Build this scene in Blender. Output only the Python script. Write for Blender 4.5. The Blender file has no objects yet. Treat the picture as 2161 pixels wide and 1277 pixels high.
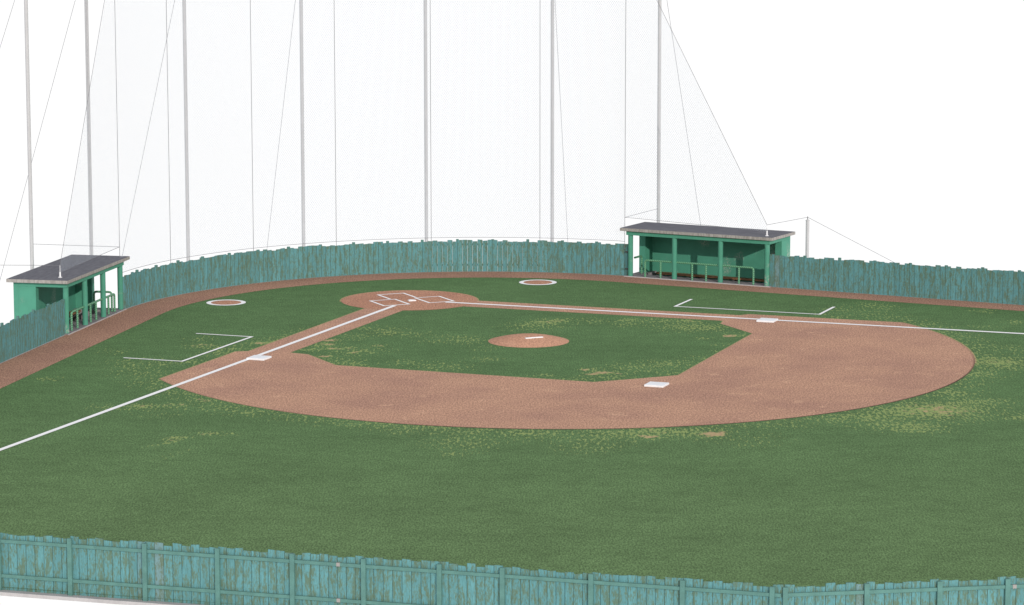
import bpy, bmesh, math, random
from mathutils import Vector, Matrix

random.seed(7)
scene = bpy.context.scene
COL = scene.collection


# ------------------------------------------------------------------ helpers
def lin(r, g, b):
    f = lambda c: (c / 255 / 12.92) if c / 255 <= 0.04045 else ((c / 255 + 0.055) / 1.055) ** 2.4
    return (f(r), f(g), f(b), 1.0)


class MB:
    """collects shapes, then links them as ONE mesh object"""

    def __init__(self):
        self.v, self.f, self.uv, self.rnd, self.smooth, self.be = [], [], [], [], [], []

    def add(self, verts, faces, uvs=None, rnd=0.5, smooth=False, be=None):
        o = len(self.v)
        self.v += [tuple(p) for p in verts]
        self.uv += uvs if uvs else [(p[0], p[2]) for p in verts]
        self.rnd += [rnd] * len(verts)
        self.be += be if be else [0.5] * len(verts)
        for f in faces:
            self.f.append([i + o for i in f])
            self.smooth.append(smooth)

    def box(self, p0, p1, rnd=0.5):
        x0, y0, z0 = p0
        x1, y1, z1 = p1
        x0, x1 = min(x0, x1), max(x0, x1)
        y0, y1 = min(y0, y1), max(y0, y1)
        z0, z1 = min(z0, z1), max(z0, z1)
        vs = [(x0, y0, z0), (x1, y0, z0), (x1, y1, z0), (x0, y1, z0),
              (x0, y0, z1), (x1, y0, z1), (x1, y1, z1), (x0, y1, z1)]
        self.add(vs, [(0, 3, 2, 1), (4, 5, 6, 7), (0, 1, 5, 4), (1, 2, 6, 5), (2, 3, 7, 6), (3, 0, 4, 7)], rnd=rnd)

    def prism(self, poly, z0, z1, bottom=True):
        n = len(poly)
        vs = [(x, y, z0) for x, y in poly] + [(x, y, z1) for x, y in poly]
        fs = [tuple(range(n, 2 * n))] + [(i, (i + 1) % n, n + (i + 1) % n, n + i) for i in range(n)]
        if bottom:
            fs.append(tuple(reversed(range(n))))
        self.add(vs, fs)

    def board(self, p, q, inn, z0, z1, th, u0, rnd, z1b=None):
        """upright board from p to q (2D), thickness th towards -inn; uv = metres along, height"""
        p, q, inn = Vector(p), Vector(q), Vector(inn)
        a, b, c, d = p, q, q - inn * th, p - inn * th
        w = (q - p).length
        zb = z1 if z1b is None else z1b
        vs = [(*a, z0), (*b, z0), (*c, z0), (*d, z0), (*a, z1), (*b, zb), (*c, zb), (*d, z1)]
        uv = [(u0, z0), (u0 + w, z0), (u0 + w, z0), (u0, z0), (u0, z1), (u0 + w, zb), (u0 + w, zb), (u0, z1)]
        self.add(vs, [(0, 1, 2, 3), (4, 7, 6, 5), (0, 4, 5, 1), (1, 5, 6, 2), (2, 6, 7, 3), (3, 7, 4, 0)], uv, rnd, False, [0, 1, 1, 0, 0, 1, 1, 0])

    def tube(self, pts, r, n=10, caps=True, rnd=0.5, v0=0.0):
        pts = [Vector(p) for p in pts]
        rings, L = [], v0
        rr = r if isinstance(r, (list, tuple)) else [r] * len(pts)
        vs, uv, fs = [], [], []
        t0 = (pts[1] - pts[0]).normalized()
        up = Vector((0, 0, 1)) if abs(t0.z) < 0.9 else Vector((1, 0, 0))
        nx = t0.cross(up).normalized()
        for i, p in enumerate(pts):
            if i == 0:
                t = t0
            elif i == len(pts) - 1:
                t = (pts[-1] - pts[-2]).normalized()
            else:
                t = ((pts[i + 1] - p).normalized() + (p - pts[i - 1]).normalized()).normalized()
            nx = (nx - t * nx.dot(t)).normalized()
            ny = t.cross(nx)
            if i:
                L += (p - pts[i - 1]).length
            for k in range(n):
                a = 2 * math.pi * k / n
                vs.append(p + (nx * math.cos(a) + ny * math.sin(a)) * rr[i])
                uv.append((k / n, L))
        for i in range(len(pts) - 1):
            for k in range(n):
                k2 = (k + 1) % n
                fs.append((i * n + k, i * n + k2, (i + 1) * n + k2, (i + 1) * n + k))
        self.add(vs, fs, uv, rnd, True)
        if caps:
            o = len(vs)
            self.add([vs[k] for k in range(n)], [tuple(reversed(range(n)))], [(0, 0)] * n, rnd)
            self.add([vs[o - n + k] for k in range(n)], [tuple(range(n))], [(0, 0)] * n, rnd)

    def build(self, name, mat, parent=None, bevel=0.0):
        me = bpy.data.meshes.new(name)
        me.from_pydata(self.v, [], self.f)
        me.polygons.foreach_set('use_smooth', self.smooth)
        uvl = me.uv_layers.new(name='UVMap')
        for l in me.loops:
            uvl.data[l.index].uv = self.uv[l.vertex_index]
        at = me.attributes.new('rnd', 'FLOAT', 'POINT')
        at.data.foreach_set('value', self.rnd)
        me.attributes.new('across', 'FLOAT', 'POINT').data.foreach_set('value', self.be)
        bm = bmesh.new()
        bm.from_mesh(me)
        if bevel:
            bmesh.ops.bevel(bm, geom=bm.edges[:], offset=bevel, segments=2, affect='EDGES', profile=0.6)
        bmesh.ops.recalc_face_normals(bm, faces=bm.faces[:])
        bm.to_mesh(me)
        bm.free()
        me.materials.append(mat)
        o = bpy.data.objects.new(name, me)
        COL.objects.link(o)
        o.parent = parent
        return o


def tag(o, label, cat, group=None):
    o['label'] = label
    o['category'] = cat
    if group:
        o['group'] = group
    return o


def struct(o):
    o['kind'] = 'structure'
    return o


def empty(name, loc, rz=0.0):
    o = bpy.data.objects.new(name, None)
    COL.objects.link(o)
    o.location = loc
    o.rotation_euler = (0, 0, rz)
    o.empty_display_size = 0.3
    return o


# ------------------------------------------------------------------ materials
class NT:
    def __init__(self, name, rough=0.85, spec=0.2):
        self.m = bpy.data.materials.new(name)
        self.m.use_nodes = True
        self.t = self.m.node_tree
        self.b = self.t.nodes['Principled BSDF']
        self.b.inputs['Roughness'].default_value = rough
        self.b.inputs['Specular IOR Level'].default_value = spec

    def n(self, typ, **kw):
        nd = self.t.nodes.new(typ)
        for k, v in kw.items():
            if hasattr(nd, k):
                setattr(nd, k, v)
            else:
                nd.inputs[k].default_value = v
        return nd

    def link(self, a, b):
        self.t.links.new(a, b)

    def coord(self, kind='Object', scale=(1, 1, 1), loc=(0, 0, 0), rot=0.0):
        tc = self.n('ShaderNodeTexCoord')
        mp = self.n('ShaderNodeMapping')
        mp.inputs['Scale'].default_value = scale
        mp.inputs['Location'].default_value = loc
        src = tc.outputs[kind]
        if rot:                      # turn first, then stretch
            m0 = self.n('ShaderNodeMapping')
            m0.inputs['Rotation'].default_value = (0, 0, math.radians(rot))
            self.link(src, m0.inputs['Vector'])
            src = m0.outputs['Vector']
        self.link(src, mp.inputs['Vector'])
        return mp.outputs['Vector']

    def noise(self, vec, scale, detail=3.0, rough=0.55):
        nd = self.n('ShaderNodeTexNoise')
        nd.inputs['Scale'].default_value = scale
        nd.inputs['Detail'].default_value = detail
        nd.inputs['Roughness'].default_value = rough
        self.link(vec, nd.inputs['Vector'])
        return nd.outputs['Fac']

    def ramp(self, fac, stops):
        r = self.n('ShaderNodeValToRGB')
        e = r.color_ramp.elements
        while len(e) < len(stops):
            e.new(0.5)
        for el, (p, c) in zip(e, stops):
            el.position = p
            el.color = c if len(c) == 4 else (*c, 1)
        self.link(fac, r.inputs['Fac'])
        return r.outputs['Color']

    def step(self, fac, lo, hi, to0=0.0, to1=1.0):
        r = self.n('ShaderNodeMapRange', interpolation_type='SMOOTHSTEP')
        r.inputs['From Min'].default_value = lo
        r.inputs['From Max'].default_value = hi
        r.inputs['To Min'].default_value = to0
        r.inputs['To Max'].default_value = to1
        self.link(fac, r.inputs['Value'])
        return r.outputs['Result']

    def mix(self, fac, a, b, mode='MIX'):
        x = self.n('ShaderNodeMix', data_type='RGBA', blend_type=mode)
        for s, i in ((fac, 0), (a, 6), (b, 7)):
            if isinstance(s, (int, float)):
                x.inputs[i].default_value = s
            elif isinstance(s, tuple):
                x.inputs[i].default_value = s if len(s) == 4 else (*s, 1)
            else:
                self.link(s, x.inputs[i])
        return x.outputs[2]

    def math(self, op, a, b=0.0, c=None):
        x = self.n('ShaderNodeMath', operation=op)
        for i, s in enumerate((a, b) if c is None else (a, b, c)):
            if isinstance(s, (int, float)):
                x.inputs[i].default_value = s
            else:
                self.link(s, x.inputs[i])
        return x.outputs[0]

    def attr(self, name):
        a = self.n('ShaderNodeAttribute')
        a.attribute_name = name
        return a.outputs['Fac']

    def bump(self, h, strength, dist=0.05):
        b = self.n('ShaderNodeBump')
        b.inputs['Strength'].default_value = strength
        b.inputs['Distance'].default_value = dist
        self.link(h, b.inputs['Height'])
        self.link(b.outputs['Normal'], self.b.inputs['Normal'])

    def color(self, c):
        if isinstance(c, tuple):
            self.b.inputs['Base Color'].default_value = c if len(c) == 4 else (*c, 1)
        else:
            self.link(c, self.b.inputs['Base Color'])
        return self.m


def mat_grass():
    t = NT('grass', 0.95, 0.05)
    v = t.coord('Object')
    vs = t.coord('Object', (1.0, 1.0, 1.0))
    fine = t.noise(v, 15.0, 3.0, 0.7)
    mid = t.noise(v, 1.6, 4.0, 0.6)
    big = t.noise(v, 0.22, 4.0, 0.6)
    far = t.attr('lush')
    base = t.mix(far, GRASS_OUT, GRASS_IN)
    fine = t.math('ADD', t.math('MULTIPLY', fine, 0.5), t.math('MULTIPLY', t.noise(t.coord('Object', (4.5, 15.0, 1), (0, 0, 0), -20), 1.0, 3.0, 0.65), 0.5))
    g = t.step(fine, 0.36, 0.64, 0.58, 1.42)
    base = t.mix(1.0, base, g_rgb(t, g), 'MULTIPLY')
    base = t.mix(1.0, base, g_rgb(t, t.step(big, 0.3, 0.7, 0.93, 1.06)), 'MULTIPLY')
    base = t.mix(1.0, base, g_rgb(t, t.step(mid, 0.3, 0.75, 0.91, 1.07)), 'MULTIPLY')
    streak = t.noise(t.coord('Object', (0.75, 0.28, 1), (9, 4, 0), -20), 1.0, 5.0, 0.7)
    base = t.mix(1.0, base, g_rgb(t, t.step(streak, 0.3, 0.6, 0.92, 1.03)), 'MULTIPLY')
    # dry yellow blades where the turf is worn, bare earth in the middle of the worst spots
    wear = t.attr('wear')
    w2 = t.noise(v, 1.1, 3.0, 0.6)
    blades = t.noise(t.coord('Object', (2.4, 8.0, 1), (3.1, 7.7, 0), -20), 1.0, 3.0, 0.65)
    k = t.math('ADD', t.math('MULTIPLY', wear, 0.60), t.math('MULTIPLY', t.math('SUBTRACT', w2, 0.5), 0.5))
    k = t.math('ADD', k, t.math('MULTIPLY', t.math('SUBTRACT', blades, 0.5), 3.4))
    yel = t.math('MULTIPLY', t.step(k, 0.40, 0.60), t.step(wear, 0.01, 0.2))
    base = t.mix(t.math('MULTIPLY', yel, 0.72), base, GRASS_DRY)
    bare = t.math('ADD', t.math('MULTIPLY', t.attr('bare'), 0.8), t.math('MULTIPLY', t.math('SUBTRACT', t.noise(v, 2.6, 4, .7), 0.5), 1.5))
    base = t.mix(t.math('MULTIPLY', t.step(bare, 0.36, 0.56), 0.78), base, t.mix(fine, GRASS_BARE, GRASS_BARE2))
    t.bump(fine, 0.25, 0.05)
    return t.color(base)


def g_rgb(t, val):
    c = t.n('ShaderNodeCombineColor')
    for i in range(3):
        t.link(val, c.inputs[i])
    return c.outputs[0]


def mat_dirt(name, c, dark, light, edge=None, grain=0.42):
    t = NT(name, 0.95, 0.05)
    v = t.coord('Object')
    fine = t.math('ADD', t.math('MULTIPLY', t.noise(v, 12.0, 3.0, 0.7), 0.5), t.math('MULTIPLY', t.noise(t.coord('Object', (4.5, 15.0, 1), (5, 2, 0), -20), 1.0, 3.0, 0.65), 0.5))
    mid = t.noise(v, 0.9, 4.0, 0.6)
    big = t.noise(v, 0.25, 3.0, 0.55)
    col = t.mix(t.step(big, 0.35, 0.7), c, dark)
    col = t.mix(t.math('MULTIPLY', t.step(mid, 0.57, 0.72), 0.75), col, light)
    col = t.mix(t.math('MULTIPLY', t.step(mid, 0.42, 0.28), 0.5), col, dark)
    col = t.mix(1.0, col, g_rgb(t, t.step(fine, 0.36, 0.64, 1 - grain, 1 + grain)), 'MULTIPLY')
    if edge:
        # shade line painted as a dark rim where infield meets outfield turf
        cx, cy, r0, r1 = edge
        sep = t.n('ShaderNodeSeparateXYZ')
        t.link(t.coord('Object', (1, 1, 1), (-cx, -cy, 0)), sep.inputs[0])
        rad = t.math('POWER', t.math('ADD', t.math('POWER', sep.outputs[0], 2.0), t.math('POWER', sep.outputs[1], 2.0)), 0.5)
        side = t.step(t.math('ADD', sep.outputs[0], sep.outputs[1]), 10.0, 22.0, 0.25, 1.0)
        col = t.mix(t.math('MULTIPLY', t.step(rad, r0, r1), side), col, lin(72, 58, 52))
    t.bump(fine, 0.5, 0.05)
    return t.color(col)


def mat_boards():
    t = NT('weathered_boards', 0.8, 0.15)
    uv = t.coord('UV', (1, 1, 1))
    r = t.attr('rnd')
    # every board has its own stretch of the pattern
    cmb = t.n('ShaderNodeCombineXYZ')
    t.link(t.math('MULTIPLY', r, 37.0), cmb.inputs[2])
    add = t.n('ShaderNodeVectorMath', operation='ADD')
    t.link(uv, add.inputs[0])
    t.link(cmb.outputs[0], add.inputs[1])

    def sc(sx, sy):
        m = t.n('ShaderNodeMapping')
        m.inputs['Scale'].default_value = (sx, sy, 1)
        t.link(add.outputs[0], m.inputs['Vector'])
        return m.outputs['Vector']
    grain = t.noise(sc(42, 3.0), 1.0, 4, 0.7)
    stain = t.noise(sc(6.5, 1.5), 1.0, 6, 0.72)
    flake = t.noise(sc(26, 9), 1.0, 3, 0.6)
    base = t.mix(t.step(grain, 0.3, 0.72), BOARD_D, BOARD_L)
    base = t.mix(t.math('MULTIPLY', t.step(flake, 0.6, 0.72), 0.55), base, BOARD_DK)
    tint = t.step(r, 0.955, 0.96)
    base = t.mix(t.math('MULTIPLY', tint, 0.28), base, BOARD_PINK)
    base = t.mix(1.0, base, g_rgb(t, t.math('ADD', 0.93, t.math('MULTIPLY', t.math('FRACT', t.math('MULTIPLY', r, 13.7)), 0.14))), 'MULTIPLY')
    k = t.math('ADD', stain, t.math('MULTIPLY', t.math('SUBTRACT', flake, 0.5), 0.45))
    base = t.mix(t.math('MULTIPLY', t.step(t.math('ABSOLUTE', t.math('SUBTRACT', t.attr('across'), 0.5)), 0.46, 0.485), 0.5), base, (0.025, 0.07, 0.08))
    base = t.mix(t.math('MULTIPLY', t.step(k, 0.43, 0.61), 0.72), base, t.mix(grain, BOARD_MOSS, BOARD_MOSS2))
    t.bump(grain, 0.3, 0.02)
    return t.color(base)


def mat_plain(name, c, rough=0.7, var=0.1, scale=2.0, spec=0.25, metallic=0.0):
    t = NT(name, rough, spec)
    t.b.inputs['Metallic'].default_value = metallic
    nz = t.noise(t.coord('Object'), scale, 4.0, 0.6)
    nz2 = t.noise(t.coord('Object'), scale * 9, 3.0, 0.6)
    col = t.mix(1.0, c, g_rgb(t, t.step(nz, 0.3, 0.7, 1 - var, 1 + var)), 'MULTIPLY')
    col = t.mix(1.0, col, g_rgb(t, t.step(nz2, 0.3, 0.7, 1 - var * 0.6, 1 + var * 0.6)), 'MULTIPLY')
    return t.color(col)


def mat_green(name, c, chip):
    """green masonry paint with patches worn to grey render"""
    t = NT(name, 0.65, 0.3)
    v = t.coord('Object')
    nz = t.noise(v, 1.4, 4.0, 0.6)
    col = t.mix(1.0, c, g_rgb(t, t.step(nz, 0.3, 0.7, 0.93, 1.07)), 'MULTIPLY')
    if chip:
        a = t.noise(t.coord('Object', (1, 1, 1), (1.3, 5.0, chip)), 0.75, 2.0, 0.5)
        b = t.noise(v, 13.0, 4.0, 0.75)
        k = t.math('MULTIPLY', t.step(a, 0.56, 0.68), t.step(b, 0.46, 0.60))
        col = t.mix(t.math('MULTIPLY', k, 0.75), col, lin(165, 170, 160))
    return t.color(col)


def mat_rail():
    """green pipe with worn bands"""
    t = NT('worn_green_pipe', 0.5, 0.35)
    uv = t.coord('UV', (1, 1, 1))
    sep = t.n('ShaderNodeSeparateXYZ')
    t.link(uv, sep.inputs[0])
    w = t.math('ADD', t.math('MULTIPLY', sep.outputs[1], 9.0), t.math('MULTIPLY', t.math('SINE', t.math('MULTIPLY', sep.outputs[0], 12.566)), 0.22))
    band = t.math('ABSOLUTE', t.math('SUBTRACT', t.math('FRACT', w), 0.5))
    nz = t.noise(t.coord('Object'), 9.0, 3.0)
    col = t.mix(t.step(band, 0.27, 0.42), lin(104, 156, 126), lin(48, 88, 68))
    col = t.mix(t.step(nz, 0.35, 0.7, 0.0, 0.35), col, lin(84, 150, 104))
    return t.color(col)


def mat_net():
    t = NT('net_mesh', 0.8, 0.1)
    uv = t.coord('UV')
    sep = t.n('ShaderNodeSeparateXYZ')
    t.link(uv, sep.inputs[0])
    p = 1 / 0.125
    u, v = sep.outputs[0], t.math('MULTIPLY', sep.outputs[1], 0.72)
    masks = []
    for op in ('ADD', 'SUBTRACT'):
        s = t.math('FRACT', t.math('MULTIPLY', t.math(op, u, v), p))
        masks.append(t.math('LESS_THAN', s, 0.082))
    fac = t.math('MAXIMUM', masks[0], masks[1])
    tr = t.n('ShaderNodeBsdfTransparent')
    t.color((0.50, 0.55, 0.64))
    mx = t.n('ShaderNodeMixShader')
    out = t.t.nodes['Material Output']
    t.link(fac, mx.inputs[0])
    t.link(tr.outputs[0], mx.inputs[1])
    t.link(t.b.outputs[0], mx.inputs[2])
    t.link(mx.outputs[0], out.inputs['Surface'])
    return t.m


def mat_roof():
    """felt on top, pale concrete edge"""
    t = NT('roof_felt', 0.9, 0.15)
    v = t.coord('Object', (0.6, 3.0, 1))
    nz = t.noise(v, 2.2, 5.0, 0.7)
    top = t.mix(t.step(nz, 0.3, 0.7), ROOF_D, ROOF_L)
    ed = t.noise(t.coord('Object', (6, 6, 1.2)), 2.0, 4.0, 0.65)
    edge = t.mix(t.step(ed, 0.3, 0.7), ROOF_ED, ROOF_EL)
    geo = t.n('ShaderNodeNewGeometry')
    sep = t.n('ShaderNodeSeparateXYZ')
    t.link(geo.outputs['True Normal'], sep.inputs[0])
    return t.color(t.mix(t.step(t.math('ABSOLUTE', sep.outputs[2]), 0.4, 0.6), edge, top))


def mat_wood():
    t = NT('bench_wood', 0.6, 0.3)
    nz = t.noise(t.coord('Object', (1.2, 22, 22)), 1.0, 4.0, 0.6)
    return t.color(t.mix(t.step(nz, 0.3, 0.7), lin(92, 64, 44), lin(146, 108, 76)))


def mat_chalk():
    t = NT('chalk', 0.95, 0.05)
    nz = t.noise(t.coord('Object'), 14.0, 4.0, 0.7)
    nz2 = t.noise(t.coord('Object'), 3.0, 3.0, 0.6)
    c = t.mix(t.step(nz, 0.3, 0.6, 0.35, 0.0), (0.93, 0.93, 0.94), (0.62, 0.54, 0.50))
    c = t.mix(t.step(nz2, 0.58, 0.8, 0.0, 0.2), c, (0.62, 0.58, 0.55))
    return t.color(c)


GRASS_IN = (0.102, 0.184, 0.075)
GRASS_OUT = (0.122, 0.200, 0.085)
GRASS_DRY = (0.33, 0.40, 0.145)
GRASS_BARE = (0.46, 0.29, 0.165)
GRASS_BARE2 = (0.56, 0.40, 0.245)
BOARD_L = (0.118, 0.292, 0.315)
BOARD_D = (0.080, 0.205, 0.215)
BOARD_DK = (0.050, 0.135, 0.140)
BOARD_MOSS = (0.072, 0.095, 0.045)
BOARD_MOSS2 = (0.125, 0.160, 0.080)
BOARD_PINK = (0.27, 0.26, 0.27)
ROOF_D, ROOF_L = (0.105, 0.105, 0.125), (0.165, 0.165, 0.185)
ROOF_ED, ROOF_EL = (0.22, 0.205, 0.195), (0.38, 0.36, 0.345)
GREEN = (0.064, 0.255, 0.178)

M = {}
M['grass'] = mat_grass()
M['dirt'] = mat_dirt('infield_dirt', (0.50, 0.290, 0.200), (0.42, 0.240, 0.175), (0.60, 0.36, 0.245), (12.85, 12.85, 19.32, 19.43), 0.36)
M['home_dirt'] = mat_dirt('home_dirt', (0.48, 0.255, 0.17), (0.42, 0.215, 0.145), (0.56, 0.31, 0.205))
M['track'] = mat_dirt('track_dirt', (0.385, 0.222, 0.157), (0.335, 0.19, 0.138), (0.44, 0.255, 0.18))
M['mound'] = mat_dirt('mound_clay', (0.53, 0.29, 0.195), (0.48, 0.26, 0.175), (0.58, 0.33, 0.225), None, 0.22)
M['lip'] = mat_plain('dry_sunlit_lip', (0.36, 0.30, 0.15), 0.95, 0.25, 5.0, 0.05)
M['boards'] = mat_boards()
M['post'] = mat_plain('painted_post', (0.088, 0.198, 0.178), 0.8, 0.10, 3.0)
M['pale'] = mat_plain('bare_metal_clip', (0.27, 0.26, 0.25), 0.6, 0.06, 3.0)
M['green'] = mat_green('green_paint', GREEN, 2.0)
M['green_clean'] = mat_green('green_paint_clean', GREEN, 0)
M['rail'] = mat_rail()
M['roof'] = mat_roof()
M['concrete'] = mat_plain('concrete', (0.40, 0.385, 0.39), 0.9, 0.08, 1.5, 0.1)
M['floor'] = mat_plain('floor_concrete', (0.22, 0.21, 0.22), 0.9, 0.12, 2.5, 0.1)
M['wood'] = mat_wood()
M['chalk'] = mat_chalk()
M['rubber'] = mat_plain('white_rubber', (0.80, 0.81, 0.84), 0.6, 0.04, 4.0, 0.3)
M['steel'] = mat_plain('galvanised_pole', (0.46, 0.46, 0.475), 0.9, 0.04, 1.0, 0.0)
M['white_steel'] = mat_plain('white_steel', (0.70, 0.70, 0.72), 0.5, 0.04, 2.0, 0.5)
M['wire'] = mat_plain('steel_wire', (0.16, 0.16, 0.18), 0.6, 0.1, 1.0, 0.3)
M['net'] = mat_net()
M['iron'] = mat_plain('dark_iron', (0.05, 0.05, 0.05), 0.6, 0.1, 5.0, 0.4)

# ------------------------------------------------------------------ plan of the field
# home plate at the origin, +X to first base, +Y to third base, 20 m between bases
BASE = 20.0
BS = 0.89                                   # side of a base bag
CEN = Vector((6.26, 6.26))                  # centre of the backstop curve
RF, RT = 18.9, 16.5                         # radius of the backstop fence and of the inner edge of the track
D2R = math.pi / 180


def arc(c, r, a0, a1, n):
    return [(c[0] + r * math.cos((a0 + (a1 - a0) * i / n) * D2R), c[1] + r * math.sin((a0 + (a1 - a0) * i / n) * D2R)) for i in range(n + 1)]


PR0, PR1 = Vector((-12.43, 8.10)), Vector((-11.235, 16.235))    # front posts of the third-base dugout
PL0, PL1 = Vector((8.28, -12.62)), Vector((16.14, -11.49))      # and of the first-base dugout
DR, DL = (PR1 - PR0).normalized(), (PL1 - PL0).normalized()
P1, P2, P3 = (61.2, 37.05), (52.6, 52.6), (37.05, 61.2)
CL, CR = (64.05, -4.75), (-4.75, 64.05)
OUT = arc(CEN, RF, 175.6, 274.8, 40)        # backstop curve, third-base end to first-base end
OUTLINE = [CR, tuple(PR1), tuple(PR0)] + OUT + [tuple(PL0), tuple(PL1), CL, P1, P2, P3]
TRACK_IN = [(-3.9, 58.0)] + arc(CEN, RT, 171.8, 278.2, 48) + [(58.0, -3.0)]


def offset_out(poly, d):
    n, res = len(poly), []
    for i in range(n):
        p0, p1, p2 = Vector(poly[i - 1]), Vector(poly[i]), Vector(poly[(i + 1) % n])
        a, b = (p1 - p0).normalized(), (p2 - p1).normalized()
        na, nb = Vector((a.y, -a.x)), Vector((b.y, -b.x))
        m = na + nb
        m = m / max(0.3, m.length_squared) * 2 if m.length > 1e-6 else na
        res.append(tuple(p1 + m * d))
    return res


def area(p):
    return sum(p[i - 1][0] * p[i][1] - p[i][0] * p[i - 1][1] for i in range(len(p))) / 2


if area(OUTLINE) < 0:
    OUTLINE.reverse()

# ------------------------------------------------------------------ ground
mb = MB()
mb.prism(offset_out(OUTLINE, 0.27), -0.22, -0.10)
struct(mb.build('concrete_slab', M['concrete']))

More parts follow.
